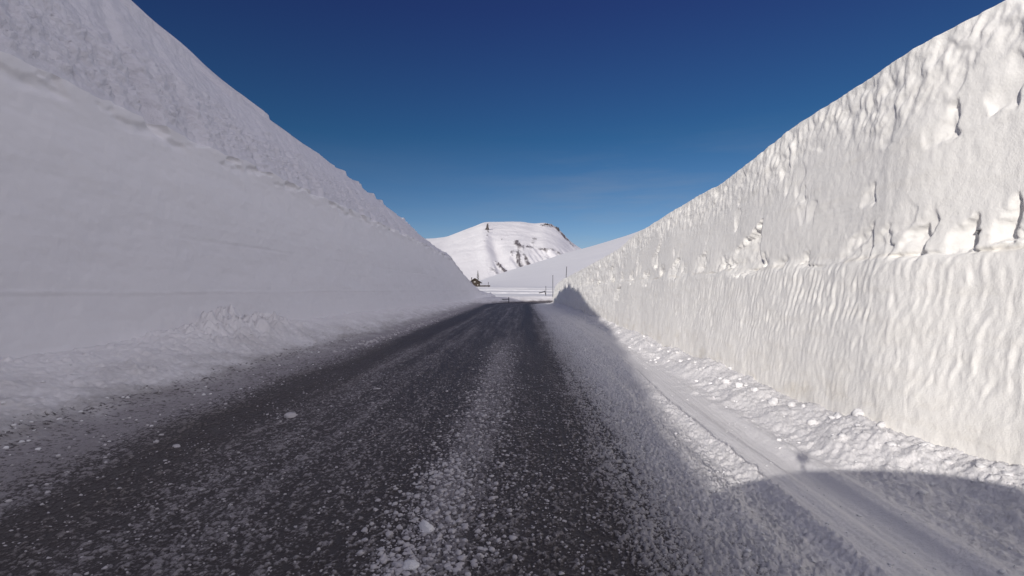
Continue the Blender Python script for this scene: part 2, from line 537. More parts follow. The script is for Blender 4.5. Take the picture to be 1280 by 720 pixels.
# back of the wall: unseen hill shaped to shade the far right wall
nb_ = 60
bt = np.linspace(0, 1, nb_)[None, :]
Yb_ = np.repeat(ysl[:, None], nb_, 1)
hill = np.interp(ysl, [-36, -28, -20, -12, -8, -2, 4, 9, 13, 16, 20, 26, 34, 45, 68], [6.2, 7.2, 8.6, 9.5, 10.0, 10.7, 11.45, 11.75, 11.55, 10.9, 9.8, 7.8, 6.3, 4.6, -2])[:, None]
hill = hill + (1.0 * fbm(ysl / 1.6, ysl * 0 + 4, 3, 81) * ss(-9, -3, ysl) * ss(24, 18, ysl))[:, None]
up = ss(0, .5, bt)
Xb_ = Xl[:, -1:] - 5.05 * np.clip(bt / .5, 0, 1) - 12 * np.clip((bt - .5) / .5, 0, 1)
Zb_ = Zl[:, -1:] + (hill - Zl[:, -1:]) * np.clip(bt / .5, 0, 1) - 16 * np.clip((bt - .5) / .5, 0, 1) ** 1.6
Zb_ = Zb_ + .15 * fbm(Yb_ / 2, Xb_ / 2, 3, 87) * np.clip(bt * 8, 0, 1)
off = road_z(ysl)[:, None]
lw = thing('snow_wall', 'tall shaded snow wall left of the road, smooth cut face under a coarse sloping layer', 'snow wall', (-6.7, 0, 0))
bx, by = Xf, Yf
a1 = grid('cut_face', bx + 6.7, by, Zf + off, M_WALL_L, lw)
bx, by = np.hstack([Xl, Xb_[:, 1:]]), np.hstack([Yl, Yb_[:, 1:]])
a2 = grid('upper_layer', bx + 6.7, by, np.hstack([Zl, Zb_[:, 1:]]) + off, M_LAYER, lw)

# ------------------------------------------------------------------ right snow wall: ribbed lower band, broken ledge, smooth upper band, crusty top
ysr = ysteps(2.6, 60, .0031, -30, 90)
CR = ([-30, 2, 4, 6.5, 9, 11.5, 13.6, 16.5, 19.5, 28, 40, 45, 48, 51, 54, 57, 60],
      [3.6, 3.75, 3.66, 3.58, 3.36, 3.36, 3.30, 3.28, 3.05, 2.85, 2.6, 2.45, 2.2, 1.75, .95, .4, -.5])
zcr = np.interp(ysr, *CR) + .025 * fbm(ysr / 1.2, ysr * 0 + 1, 3, 100) + .006 * pn(ysr / .13, ysr * 0 + 3, 101)
ND = 270
t = np.linspace(0, 1, ND)[None, :]
z0 = (-.12 + 0 * ysr)[:, None]
Zr = z0 + (zcr[:, None] - z0) * t
Yr = np.repeat(ysr[:, None], ND, 1)
xr = XR(ysr)[:, None]
top = zcr[:, None]
led = 1.80 + .06 * pn(Yr / 1.3, 3, 102) + .03 * pn(Yr / .35, 4, 103)
led = np.minimum(led, top * .62)
low = ss(.10, -.10, Zr - led + .08 * pn(Yr / .3, Zr / .3, 105))   # 1 under the ledge
# flutes cut by the blower: slanted, wavering, of uneven depth
ph = (Yr + .15 * Zr) / .105 + .9 * fbm(Yr / .42, Zr / .50, 3, 104) + .28 * pn(Yr / .13, Zr / .22, 106)
fl = np.sin(2 * np.pi * ph + .75 * np.sin(2 * np.pi * ph))
fl = fl * np.clip(.50 + 1.6 * pn(ph * .8, Zr / .15, 107), 0, 1.4)
cutm = (.22 + .85 * ss(.35, 1.4, Zr)) * (.45 + .55 * ss(-.35, .45, pn(Yr / 1.8, Zr / .6, 108)))
d_low = .035 + .05 * ss(1.8, .2, Zr) + .0105 * fl * cutm + .014 * fbm(Yr / .35, Zr / .4, 3, 109)
d_low = d_low + .008 * np.clip(fbm(Yr / .06, Zr / .16, 3, 110), -.2, 1) * (.4 + cutm)
# smooth band with shallow broken facets
f1, f2, rid, ox, oy = worley(Yr / .24 + .35 * pn(Yr / .2, Zr / .2, 111), Zr / .40 + .3 * pn(Yr / .15, Zr / .2, 129), 112)
facet = (rid < .20 + .15 * ss(9, 16, Yr)) * ss(.02, .25, f2 - f1)
d_up = .012 * fbm(Yr / .8, Zr / .6, 3, 113) + .005 * fbm(Yr / .10, Zr / .18, 3, 131) + .006 * pn(Yr / 3, Zr / .05, 141) * ss(-.1, .3, pn(Yr / 2, Zr / .5, 142))
d_up = d_up - facet * (.012 + .03 * rid * 6) * ss(.5, -.4, oy + .6 * ox) * ss(.05, .45, pn(Yr / 1.6, Zr / .8, 114) + .25)
# coarse crust near the top
crm = ss(.75, .25, top - Zr + .45 * pn(Yr / 1.1, 5, 115))
ph2 = Yr + .25 * Zr + .08 * fbm(Yr / .4, Zr / .4, 3, 116)
fl2 = np.tanh(3 * (pn(ph2 / .11, Zr / .19, 117) + .6 * pn(ph2 / .05, Zr / .10, 118)))
d_up = d_up + crm * (.012 * fl2 + .026 * fbm(Yr / .16, Zr / .22, 4, 119))
# broken blocks along the ledge
bandw = .10 + .22 * np.clip(pn(Yr / 1.2, 6, 120) + .15, 0, 1)
lb_ = np.exp(-np.clip((Zr - led - .06) / bandw, -3, 3) ** 2) * ss(-.05, .30, pn(Yr / 1.0, 8, 121)) * ss(-.04, .04, Zr - led)
b1, b2, br, bx_, by_ = worley(Yr / .34 + .5 * pn(Yr / .25, Zr / .25, 135), Zr / .26 + .5 * pn(Yr / .22, Zr / .25, 136), 122)
d_led = -lb_ * (.03 + .12 * (br - .3) * (br > .3) + .10 * bx_ * (br > .4)) * ss(0, .10, b2 - b1)
d_led = d_led + lb_ * .05 * fbm(Yr / .12, Zr / .10, 3, 123)
d = low * d_low + (1 - low) * (d_up + d_led)
# larger bites out of the face: deep at the near edge, running out towards the far one
jy = .05 * (worley(Yr / .16, Zr / .13, 124)[2] - .5) + .10 * pn(Yr / .16, Zr / .14, 124) + .04 * pn(Yr / .06, Zr / .06, 137)
jz = .10 * pn(Yr / .15, Zr / .16, 125) + .05 * pn(Yr / .05, Zr / .06, 138)
for by0, L, zb, zt2, dp in ((3.45, .26, 1.80, 2.02, .13), (3.74, .17, 1.82, 2.14, .10), (4.00, .22, 1.79, 2.06, .12), (4.40, .30, 1.77, 2.05, .10),
                            (4.75, .30, 1.80, 2.10, .04), (5.0, .5, 1.78, 2.12, .05), (6.1, .3, 1.78, 1.95, .06), (6.6, .35, 1.76, 1.92, .06), (7.35, 1.1, 1.70, 2.42, .17), (7.2, .3, 1.82, 2.0, .10),
                            (5.02, .22, 2.30, 2.56, .045), (4.20, .20, 2.72, 3.02, .06), (6.3, .2, 2.55, 2.8, .03), (9.6, .6, 1.9, 2.2, .08), (11.3, .6, 1.75, 2.2, .10), (13.2, .8, 2.1, 2.6, .09),
                            (14.2, .8, 1.6, 2.0, .09), (18.4, 1.3, 1.1, 1.65, .15), (16.3, .8, 1.7, 2.1, .12), (20.5, 1.2, 1.9, 2.5, .14), (24, 1.6, 1.2, 1.9, .15), (28, 2, 1.7, 2.3, .15)):
    soft = .5 if L > 1 and by0 < 8 else 1
    q = (Yr + soft * jy * min(1, L * 2.5) - by0) / L
    zz = Zr + jz * min(1, (zt2 - zb) * 2.2)
    win = ss(-.02 / L, .02 / L, q) * ss(1.02, .8, q) * ss(-.015, .03, zz - zb) * ss(.03, -.06, zz - zb - (zt2 - zb) * (1.05 - .55 * np.clip(q, 0, 1)))
    d = d - win * dp * (1.05 - np.clip(q, 0, 1)) * (.85 + .28 * soft * fbm(Yr / .18, Zr / .14, 3, 126))
# a crack along the ledge
d = d - .035 * np.exp(-((Zr - led + .01) / .014) ** 2) * ss(.0, .3, pn(Yr / .8, 5, 139) + .35 * (Yr < 4.7))
far = ss(12, 30, Yr)
d = d + far * (.10 * fbm(Yr / .9, Zr / .5, 4, 127)) * ss(.2, .6, Zr)
d = d + .05 * fbm(Yr / 2.6, Zr / 2., 2, 128)
d = d * ss(-.12, .14, top - Zr)
Xr = xr + .07 * np.clip(Zr, 0, 9) - d
dirtr = np.clip(ss(.9, .2, Zr) * (.15 + .9 * np.clip(fbm(Yr / .5, Zr / .25, 4, 130), 0, 1)), 0, 1) + .35 * np.exp(-((Zr - led) / .02) ** 2) * (fbm(Yr / .7, Zr, 2, 132) > 0)
dirtr = dirtr + .22 * np.clip(fbm(Yr / .7, Zr / .12, 4, 133), 0, 1)
# top: snow lying level behind the edge
nb_ = 36
bt = np.linspace(0, 1, nb_)[None, :] ** 2.2
Yb_ = np.repeat(ysr[:, None], nb_, 1)
Xb_ = Xr[:, -1:] + 9 * bt
Zb_ = Zr[:, -1:] + .05 * np.sin(np.clip(bt * 40, 0, 1.6)) - bt ** 2 * 6.5 + .05 * fbm(Yb_ / .8, Xb_ / .8, 3, 134) * ss(0, .01, bt)
off = road_z(ysr)[:, None]
ksp = int(ND * .52)
rw = thing('snow_wall', 'sunlit snow wall right of the road with vertical ribs and a broken ledge', 'snow wall', (3.4, 0, 0))
bx, by = bend(Xr, Yr)
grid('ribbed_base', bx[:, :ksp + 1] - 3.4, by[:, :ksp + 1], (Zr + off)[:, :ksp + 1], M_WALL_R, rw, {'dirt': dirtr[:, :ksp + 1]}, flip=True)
Xu = np.hstack([Xr[:, ksp:], Xb_[:, 1:]])
Yu = np.hstack([Yr[:, ksp:], Yb_[:, 1:]])
Zu = np.hstack([Zr[:, ksp:], Zb_[:, 1:]]) + off
bx, by = bend(Xu, Yu)
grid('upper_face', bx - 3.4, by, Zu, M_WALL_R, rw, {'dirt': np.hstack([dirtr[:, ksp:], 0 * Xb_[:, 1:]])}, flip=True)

# ------------------------------------------------------------------ loose snow lying about
def ico(sub):
    import bmesh
    bm = bmesh.new()
    bmesh.ops.create_icosphere(bm, subdivisions=sub, radius=1)
    v = np.array([w.co[:] for w in bm.verts])
    f = np.array([[w.index for w in p.verts] for p in bm.faces])
    bm.free()
    return v, f


def clod_shape(sub, seed):
    v, f = ico(sub)
    r = np.random.RandomState(seed)
    a, b_ = r.rand(2) * 40
    n = fbm(v[:, 0] * 1.1 + a, v[:, 1] * 1.1 + v[:, 2] * 1.7 + b_, 3, seed)
    w = v * (1 + .55 * n)[:, None] * (r.rand(3) * .5 + .75)
    # a few broken flats
    for _ in range(7):
        d_ = r.randn(3)
        d_ /= np.linalg.norm(d_)
        ex = np.maximum(w @ d_ - .66, 0)
        w = w - ex[:, None] * d_ * .7
    w = w * (1 + .22 * fbm(v[:, 0] * 2.6 + b_, v[:, 1] * 2.6 + v[:, 2] * 2.1, 3, seed + 5))[:, None]
    return w, f


def scatter(name, pts, sizes, sub, m, label, seed=3):
    shapes = [clod_shape(sub, 200 + i) for i in range(9)]
    r = np.random.RandomState(seed)
    V, F, k = [], [], 0
    for (x, y, z), s in zip(pts, sizes):
        v, f = shapes[r.randint(9)]
        q = Matrix.Rotation(r.rand() * 6.28, 3, 'Z') @ Matrix.Rotation(r.rand() * 6.28, 3, 'X')
        w = v @ np.array(q).T * s
        w[:, 2] *= .62
        V.append(w + (x, y, z + s * .10))
        F.append(f + k)
        k += len(v)
    me = raw_mesh(name, np.concatenate(V), np.concatenate(F))
    o = link(name, me, m)
    tag(o, label, kind='stuff')
    return o


r = np.random.RandomState(5)


def on_ground(x, y):
    z, _, _, _ = ground(np.asarray(x), np.asarray(y))
    return z + road_z(np.asarray(y))


def bunch(n, xf_, y0, y1, s0, s1, p=1.0):
    """n points, denser near the camera; sizes with many small ones"""
    y = y0 * (y1 / y0) ** (r.rand(n) ** p)
    x = xf_(y, n)
    z = on_ground(x, y)
    s = s0 + (s1 - s0) * r.rand(n) ** 3.5
    return np.stack([x, y, z], -1), s


P, S = [], []
for args in (
    (2200, lambda y, n: -.52 + .20 * r.randn(n), 2.5, 14, .006, .024),
    (600, lambda y, n: -.62 + .14 * r.randn(n), 2.5, 4.4, .006, .026),
    (1600, lambda y, n: -.3 + 1.3 * r.rand(n), 2.5, 9, .005, .014),
    (1500, lambda y, n: -3.4 + 2.9 * r.rand(n), 2.5, 9, .005, .014),
    (500, lambda y, n: -4.1 + .30 * r.randn(n), 3.2, 40, .005, .022),
    (300, lambda y, n: -4.35 + .15 * r.randn(n), 12, 34, .015, .06),
):
    p_, s_2 = bunch(*args)
    P.append(p_)
    S.append(s_2)
scatter('snow_crumbs', np.concatenate(P), np.concatenate(S), 2, M_SMALL, 'loose crumbs of snow strewn over the dark road')
P, S = [], []
for args in (
    (240, lambda y, n: XR(y) - .34 + .20 * r.randn(n), 3.2, 40, .008, .045),
    (500, lambda y, n: 1.0 + .65 * r.rand(n), 2.6, 9, .005, .016),
    (200, lambda y, n: 1.9 + 1.2 * r.rand(n), 2.6, 14, .005, .018),
    (500, lambda y, n: -5.3 + .6 * r.randn(n), 4, 30, .008, .028),
):
    p_, s_2 = bunch(*args)
    P.append(p_)
    S.append(s_2)
scatter('snow_rubble', np.concatenate(P), np.concatenate(S), 2, M_CLOD, 'broken snow rubble along the foot of both walls', 9)


def clod(x, y, size, label, group=None, m=None, seed=0, flat=.75):
    v, f = clod_shape(3, 300 + seed)
    w = v * size
    w[:, 2] *= flat
    w[:, 2] -= w[:, 2].min() + size * .55
    me = raw_mesh('snow_clod', w, f)
    o = link('snow_clod', me, m or M_CLOD)
    o.location = (x, y, float(on_ground(np.array([x]), np.array([y]))[0]))
    o.rotation_euler = (0, 0, seed * 1.3)
    return tag(o, label, 'snow clod', group)


def px(x_, y_, Xo=0):
    return ((x_ - 655) / (y_ - 362) * H, 640 * H / (y_ - 362))


for i, (a, b_, s, l) in enumerate((
    (513, 713, .052, 'largest rounded snow clod on the road at the bottom edge of the photo'),
    (533, 665, .050, 'pale snow clod at the upper end of the white strip nearest the camera'),
    (360, 523, .075, 'dirty grey snow clod alone on the dark wheel track left of centre'),
    (214, 562, .032, 'small snow clod on the left edge of the road, the right one of a pair'),
    (188, 557, .030, 'small snow clod on the left edge of the road, the left one of a pair'),
    (470, 487, .05, 'flat pale snow lump between the wheel tracks further up the road'),
)):
    x_, y_ = px(a, b_)
    clod(x_, y_, s, l, None, M_SMALL if i in (2, 3, 4, 5) else M_CLOD, i, .5 if i == 5 else .75)
for i, (a, b_, s) in enumerate(((800, 440, .10), (822, 452, .12), (850, 462, .13), (868, 470, .09), (905, 492, .15), (921, 500, .12), (940, 508, .10),
                                (962, 520, .16), (985, 528, .11), (1010, 545, .14), (1042, 552, .10), (1065, 560, .12), (1095, 573, .10), (1128, 580, .11))):
    x_, y_ = px(a, b_)
    clod(x_, y_, s * .42, 'angular snow block in the sunlit rubble at the foot of the right wall', 'snow blocks at the foot of the right wall', None, 20 + i, .8)

# ------------------------------------------------------------------ snow field beyond the cutting, hillside and mountain
def field_z(x, y):
    d_ = np.hypot(x, y)
    z = np.interp(d_, [0, 60, 75, 90, 130, 200, 240, 320, 600, 1500, 9000], [-3.2, -3.2, -1.9, -.6, 0.7, 2.2, 2.9, 4.2, 12, 25, 30])
    return z + .25 * fbm(x / 30, y / 30, 3, 140) * np.clip((d_ - 100) / 60, 0, 1)


ang = np.linspace(0, 2 * np.pi, 361)
rad = np.concatenate([[.5], np.linspace(20, 100, 9), np.geomspace(104, 8000, 90)])
A_, D_ = np.meshgrid(ang, rad)
Xs, Ys = D_ * np.sin(A_), D_ * np.cos(A_)
grid('snow_field', Xs, Ys, field_z(Xs, Ys), M_FIELD, flip=True)['kind'] = 'structure'

# bank across the bend of the road, facing the camera in full sun, with low drift terraces above it
xs = np.linspace(-22, 40, 300)
vs = np.linspace(0, 1, 110)
XX, VV = np.meshgrid(xs, vs)
prof_y = np.interp(VV, [0, .12, .2, .4, .44, .6, .64, .8, .84, 1], [65, 66, 70, 84, 84.8, 105, 106, 140, 142, 190])
prof_z = np.interp(VV, [0, .12, .2, .4, .44, .6, .64, .8, .84, 1], [-.6, .60, .72, .78, 1.05, 1.18, 1.55, 1.62, 2.05, 2.0])
YY = prof_y + 1.0 * np.sin(XX / 9) + .5 * fbm(XX / 3, VV * 6, 3, 150) - .05 * XX
ZZ = prof_z + .07 * fbm(XX / 2.5, YY / 4, 3, 152) - .012 * XX
grid('drifted_snow', XX, YY, ZZ, M_SNOW, attrs={'dirt': XX * 0}, flip=True)['kind'] = 'structure'


def ridge(name, az_px, ridge_px, y0, y1, z_at0, nx, ny, m, power, bump, back=1.5, rockf=None):
    pxs = np.linspace(az_px[0], az_px[1], nx)
    e = np.interp(pxs, [p[0] for p in ridge_px], [(362 - p[1]) / 640 for p in ridge_px])
    e = np.convolve(np.pad(e, 4, mode='edge'), np.ones(9) / 9, 'valid')
    tt = np.concatenate([np.linspace(0, 1, ny), np.linspace(1, back, ny // 4)[1:]])
    PX, T = np.meshgrid(pxs, tt)
    E_ = np.repeat(e[None, :], len(tt), 0)
    Yd = y0 + (y1 - y0) * T
    Xd = (PX - 655) / 640 * Yd
    ztop = 1.5 + E_ * y1
    base = z_at0 if not callable(z_at0) else z_at0(Xd, Yd)
    Tc = np.clip(T, 0, 1)
    prof = 1 - (1 - Tc) ** power
    Z = base + (ztop - base) * prof - np.maximum(T - 1, 0) ** 1.0 * (y1 - y0) * .35
    return PX, T, Xd, Yd, Z, ztop


# hillside: long even slope rising to the right
rp = [(420, 372), (560, 362), (590, 356), (600, 350), (620, 344), (640, 337), (675, 327), (712, 315), (737, 309), (787, 294), (820, 281), (900, 262), (1100, 225), (1500, 170)]
PX, T, Xd, Yd, Z, zt_ = ridge('hillside', (430, 1400), rp, 250, 1000, 2.6, 420, 160, M_FIELD, 1.15, 0, 1.4)
Z = Z + .9 * fbm(Xd / 60, Yd / 60, 3, 160) * np.clip(np.sin(np.clip(T, 0, 1) * 3.14), 0, 1) + .35 * fbm(Xd / 14, Yd / 14, 2, 163) * np.clip(np.sin(np.clip(T, 0, 1) * 3.14), 0, 1)
grid('hillside', Xd, Yd, Z, M_FIELD, flip=True)['kind'] = 'structure'

# mountain
rp = [(380, 318), (500, 303), (534, 299), (545, 298.5), (557, 297), (570, 292), (582, 287), (594, 283), (605, 279), (612, 278), (640, 277.6), (652, 278), (664, 280), (672, 280.5), (678, 279), (687, 281), (694, 285),
      (700, 289), (712, 302), (725, 311), (740, 318), (800, 326), (900, 330), (1200, 335)]
PX, T, Xd, Yd, Z, zt_ = ridge('mountain', (400, 1100), rp, 1300, 2600, 22, 640, 240, M_MTN, 1.35, 0, 1.5)
mid = np.clip(np.sin(np.clip(T, 0, 1) * np.pi), 0, 1)
PY = 362 - 640 * (Z - 1.5) / Yd
gul = 1 - np.abs(fbm((Xd + Yd * .18) / 130, Yd / 730, 4, 170)) * 2.2
gm = ss(606, 625, PX) * ss(720, 690, PX)
gm2 = ss(300, 318, PY + .12 * (650 - PX))
Z = Z + mid * (12 * fbm(Xd / 260, Yd / 380, 3, 175) - 42 * gm * gm2 * np.clip(gul - .35, 0, 1)) + mid * 2.6 * fbm(Xd / 52, Yd / 70, 3, 178)
# a spur left of the gullies and a shaded trough right of it
spur = np.exp(-((PX - (604 + (PY - 285) * .15)) / 9) ** 2)
trough = np.exp(-((PX - (616 + (PY - 300) * .35)) / 8) ** 2) * ss(290, 312, PY)
Z = Z + mid * (10 * spur - 20 * trough)


def blob(x0, y0, rx, ry, rot=0, k=1.0):
    a = R(rot)
    dx, dy = PX - x0, PY - y0
    u_ = (dx * math.cos(a) + dy * math.sin(a)) / rx
    v_ = (-dx * math.sin(a) + dy * math.cos(a)) / ry
    return k * np.exp(-(u_ * u_ + v_ * v_))


rk = sum(blob(*q) for q in (
    (646, 304, 4, 3, 20, .8), (651, 310, 5, 3, 40, .7), (662, 308.5, 7, 2.2, 8, .62), (668, 297, 4, 2, 10, .55), (666, 303, 3, 3, 60, .4),
    (680, 310.5, 9, 1.6, 12, .62), (692, 312, 4, 1.6, 20, .55), (699, 317, 4, 1.4, 25, .5), (648, 322, 3, 9, -8, .75), (653, 331, 4, 5, 0, .6), (660, 326, 2.2, 9, -38, .85),
    (640, 316, 3, 4, 0, .5), (627, 332, 2.4, 10, -48, .55), (623, 327, 2, 6, -40, .4), (618, 338, 8, 5, 20, .35), (633, 338, 5, 2.5, 30, .4),
    (610, 290.5, 2.0, 1.3, 0, .55), (609, 296, 1.6, 1.2, 0, .5), (627, 299, 1.2, 1, 0, .5), (605, 304.5, 1.4, .8, 0, .5),
    (679, 282.7, 5, 1.2, 8, .62), (687, 284, 3, 1, 15, .45), (697, 287.5, 3, 2.0, 45, .9), (704, 295.5, 7, 1.3, 50, 1.0), (690, 283, 5, 1.2, 25, .8), (711, 302, 4, .9, 50, .6), (716, 308, 4, .9, 40, .5)))
rk = np.clip(rk * (1.15 + 1.1 * fbm(PX / 2.2, PY / 3.2, 4, 185)) + .10 * np.clip(fbm(PX / 5, PY / 3, 4, 186), 0, 1), 0, 1)
Z = Z + 9 * rk * fbm(Xd / 21, Yd / 31, 3, 180) + rk * 4
grid('mountain', Xd, Yd, Z, M_MTN, attrs={'rock': rk}, flip=True)['kind'] = 'structure'


def surf(x_, y_, Xd=Xd, Yd=Yd, Z=Z):
    i = np.argmin(((Xd - x_) ** 2 + (Yd - y_) ** 2).ravel())
    return float(Z.ravel()[i])


# rock outcrops that break the skyline of the mountain
def outcrop(px_, py_, w_px, h_px, label, seed, lean=0):
    k = int(np.argmin((PX[0] - px_) ** 2))
    cand = [(abs((362 - 640 * (Z[i, k] - 1.5) / Yd[i, k]) - py_), i) for i in range(90, 240)]
    i = min(cand)[1]
    y_ = Yd[i, k]
    sc_ = y_ / 640
    root = thing('rock_outcrop', label, 'rock', (float(Xd[i, k]), float(y_), float(Z[i, k])))
    rs = np.random.RandomState(seed)
    v, f = ico(4)
    w = v.copy()
    n = fbm(v[:, 0] * 1.6 + seed, v[:, 2] * 1.3 + v[:, 1] * 1.1, 4, 190 + seed)
    w = w * (1 + .7 * n)[:, None]
    up = np.clip(w[:, 2], 0, 2)
    w[:, 0] = w[:, 0] * (1 - .35 * up) + lean * up
    w = w * (w_px * sc_ * .5, w_px * sc_ * .5, h_px * sc_ * .95)
    o = link('rock_face', raw_mesh('rock_face', w, f, False), M_ROCK, root)
    return root


outcrop(609, 287, 4.6, 7.0, 'dark pointed rock standing near the left end of the mountain summit', 1)
outcrop(696.5, 287.5, 4.5, 3.0, 'dark rock knob on the right shoulder of the mountain skyline', 2, .3)
outcrop(683, 281, 8, 1.2, 'low dark rock rib along the right end of the summit', 3)

# ------------------------------------------------------------------ hut, tree, poles, rails
def at(px_, Y_, py_=None):
    return ((px_ - 655) / 640 * Y_, Y_, None if py_ is None else 1.5 + (362 - py_) / 640 * Y_)


hx, hy, hz = at(593, 240, 357.6)
hut_scale = .76
hut = thing('mountain_hut', 'small dark timber hut with a gable roof on the snow left of the road end', 'hut', (hx, hy, hz))
hut.rotation_euler = (0, 0, R(8))
hut.scale = (hut_scale,) * 3
w_, dpt, ev = 3.2, 4.5, 2.4
m = MB()
m.poly([(-w_, -dpt, -2), (w_, -dpt, -2), (w_, dpt, -2), (-w_, dpt, -2), (-w_, -dpt, ev), (w_, -dpt, ev), (w_, dpt, ev), (-w_, dpt, ev), (0, -dpt, ev + 2.1), (0, dpt, ev + 2.1)],
       [(0, 1, 5, 8, 4), (1, 2, 6, 5), (2, 3, 7, 9, 6), (3, 0, 4, 7), (4, 8, 9, 7), (5, 6, 9, 8)])
m.build('wall', M_WOOD, hut)
for s in (-1, 1):
    m = MB()
    A, B_ = Vector((0, 0, ev + 2.2)), Vector((s * 4.4, 0, ev - .75))
    n_ = Vector((s * .56, 0, .83)) * .28
    vs_ = []
    for yy in (-dpt - .9, dpt + .9):
        for q in (A, B_, B_ + n_, A + n_):
            vs_.append((q.x, yy, q.z))
    m.poly(vs_, [(0, 1, 2, 3), (7, 6, 5, 4), (0, 4, 5, 1), (1, 5, 6, 2), (2, 6, 7, 3), (3, 7, 4, 0)])
    rf = m.build('roof', M_WOOD, hut)
    m = MB()
    vs_ = []
    for yy in (-dpt + .6, dpt + .8):
        for q in (A + n_ * 1.03 + Vector((s * .15, 0, -.1)), B_ + n_ * 1.03 - Vector((s * .2, 0, -.13)), B_ + n_ * 1.5 - Vector((s * .3, 0, -.2)), A + n_ * 1.5 + Vector((s * .15, 0, -.1))):
            vs_.append((q.x, yy, q.z))
    m.poly(vs_, [(0, 1, 2, 3), (7, 6, 5, 4), (0, 4, 5, 1), (1, 5, 6, 2), (2, 6, 7, 3), (3, 7, 4, 0)])
    m.build('roof_snow', M_CLOD, rf, .08)
for (a, b_, c, d_) in ((-.7, 2.1, .6, 2.9), (1.4, .2, 2.2, 1.1)):
    m = MB()
    m.box((a, -dpt - .06, b_), (c, -dpt - .01, d_))
    wn = m.build('window', M_WOOD, hut)
    m = MB()
    m.box((a + .12, -dpt - .10, b_ + .12), (c - .12, -dpt - .065, d_ - .12))
    m.build('shutter', plain_mat('pale_board', (.45, .43, .40), .8), wn)
m = MB()
m.box((-2.0, 1.2, ev + .6), (-1.4, 1.8, ev + 3.0))
m.build('chimney', M_ROCK, hut)


def conifer(x_, y_, z_, h, label):
    root = thing('conifer', label, 'tree', (x_, y_, z_))
    m = MB()
    m.tube((0, 0, -1), (0, 0, h * .55), h * .018, h * .010, 7)
    m.tube((0, 0, h * .55), (0, 0, h), h * .010, h * .002, 7)
    m.build('trunk', M_BARK, root)
    rs = random.Random(4)
    m = MB()
    for i in range(420):
        f = rs.random() ** .8
        z = h * (.22 + .78 * f)
        L = h * .10 * (1.12 - f) * (.5 + rs.random()) + h * .012
        a = rs.random() * 6.283
        d_ = Vector((math.cos(a), math.sin(a), -.25 + .3 * rs.random()))
        q = Vector((0, 0, z)) + d_ * L
        sd = d_.cross(Vector((0, 0, 1))).normalized() * L * .22
        m.poly([(0, 0, z + .01 * h), q + sd, q + d_ * L * .2, q - sd], [(0, 1, 2, 3)])
    m.build('crown', M_TWIG, root)
    return root


x_, y_, z_ = at(597.2, 260, 352.5)
conifer(x_, y_, z_, 6.0, 'thin dark conifer standing alone just behind the hut')


def pole(px_, Y_, top, bot, rad, label, lean=0):
    x_, y_, z1 = at(px_, Y_, top)
    z0_ = 1.5 + (362 - bot) / 640 * Y_ - 1.2
    root = thing('snow_pole', label, 'snow pole', (x_, y_, z0_))
    L = z1 - z0_
    m = MB()
    m.tube((0, 0, 0), (lean, 0, L), rad, rad * .9, 10)
    m.build('shaft', M_POLE, root, 0, True)
    m = MB()
    m.tube((lean, 0, L), (lean, 0, L + rad * .8), rad * .92, rad * .4, 10)
    m.build('cap', M_POLE, root, 0, True)
    return root


pole(691, 54, 344, 362, .03, 'tall dark snow pole, middle one of the three behind the end of the right wall')
pole(706.6, 46, 333.5, 346, .03, 'dark slanting snow pole sticking up highest behind the crest of the right wall', .12)
pole(682.3, 70, 357.5, 366, .035, 'short dark snow pole beside a tilted board at the end of the right wall')
pole(610.4, 150, 352.5, 363, .075, 'lone dark snow pole standing right of the hut')

# tilted board lying on the snow at the end of the right wall
x_, y_, z_ = at(678, 69, 365.0)
root = thing('tilted_board', 'dark board lying tilted on the snow beside the short snow pole', 'board', (x_, y_, z_))
root.rotation_euler = (0, R(-14), R(10))
m = MB()
m.box((-.50, -.05, -.07), (.40, .05, .04))
m.build('plank', M_POLE, root, .01)
m = MB()
m.box((.30, -.03, -.6), (.38, .04, .1))
m.build('post', M_POLE, root, .01)

# rail by the hut
x_, y_, z_ = at(605.5, 232, 357.2)
root = thing('snow_fence', 'low dark rail fence running right from the hut', 'fence', (x_, y_, z_))
m = MB()
m.box((-3.6, -.05, -.35), (2.6, .05, .2))
m.build('rail', M_WOOD, root)
for xx in (-3.2, 0, 2.4):
    m = MB()
    m.box((xx - .08, .06, -2), (xx + .08, .2, .25))
    m.build('post', M_WOOD, root)

# guard rail on the inside of the bend at the end of the left bank
x_, y_, z_ = at(628.5, 58.5, 374.0)
root = thing('guard_rail', 'short dark guard rail at the far end of the left snow bank', 'guard rail', (x_, y_, z_))
m = MB()
m.box((-.80, -.03, -.05), (.75, .03, .04))
m.build('beam', M_STEEL, root, .02)
for xx in (-.7, 0, .68):
    m = MB()
    m.box((xx - .05, .05, -1.2), (xx + .05, .15, .22 if xx > .5 else .05))
    m.build('post', M_STEEL, root, .01)

# ------------------------------------------------------------------ the vehicle that carries the camera (seen by its shadow)
car = thing('off_road_vehicle', 'vehicle whose curved shadow falls on the snow at lower right', 'vehicle', (.38, 0, 0))


def hood_z(x):
    return 1.425 - .12 * abs(x) ** 2.6 + .025 * x


def loft(secs, name, m, parent, bevel=.0):
    """closed body from cross sections (y, half width, list of (x factor, z))"""
    me_v, me_f = [], []
    n = None
    for y_, pts in secs:
        n = len(pts)
        me_v += [(p[0], y_, p[1]) for p in pts]
    for i in range(len(secs) - 1):
        for j in range(n):
            a, b_ = i * n + j, i * n + (j + 1) % n
            me_f.append((a, b_, b_ + n, a + n))
    me_f.append(tuple(range(n))[::-1])
    me_f.append(tuple(range((len(secs) - 1) * n, len(secs) * n)))
    me = bpy.data.meshes.new(name)
    me.from_pydata(me_v, [], me_f)
    me.polygons.foreach_set('use_smooth', [True] * len(me.polygons))
    me.update()
    o = link(name, me, m, parent)
    return o


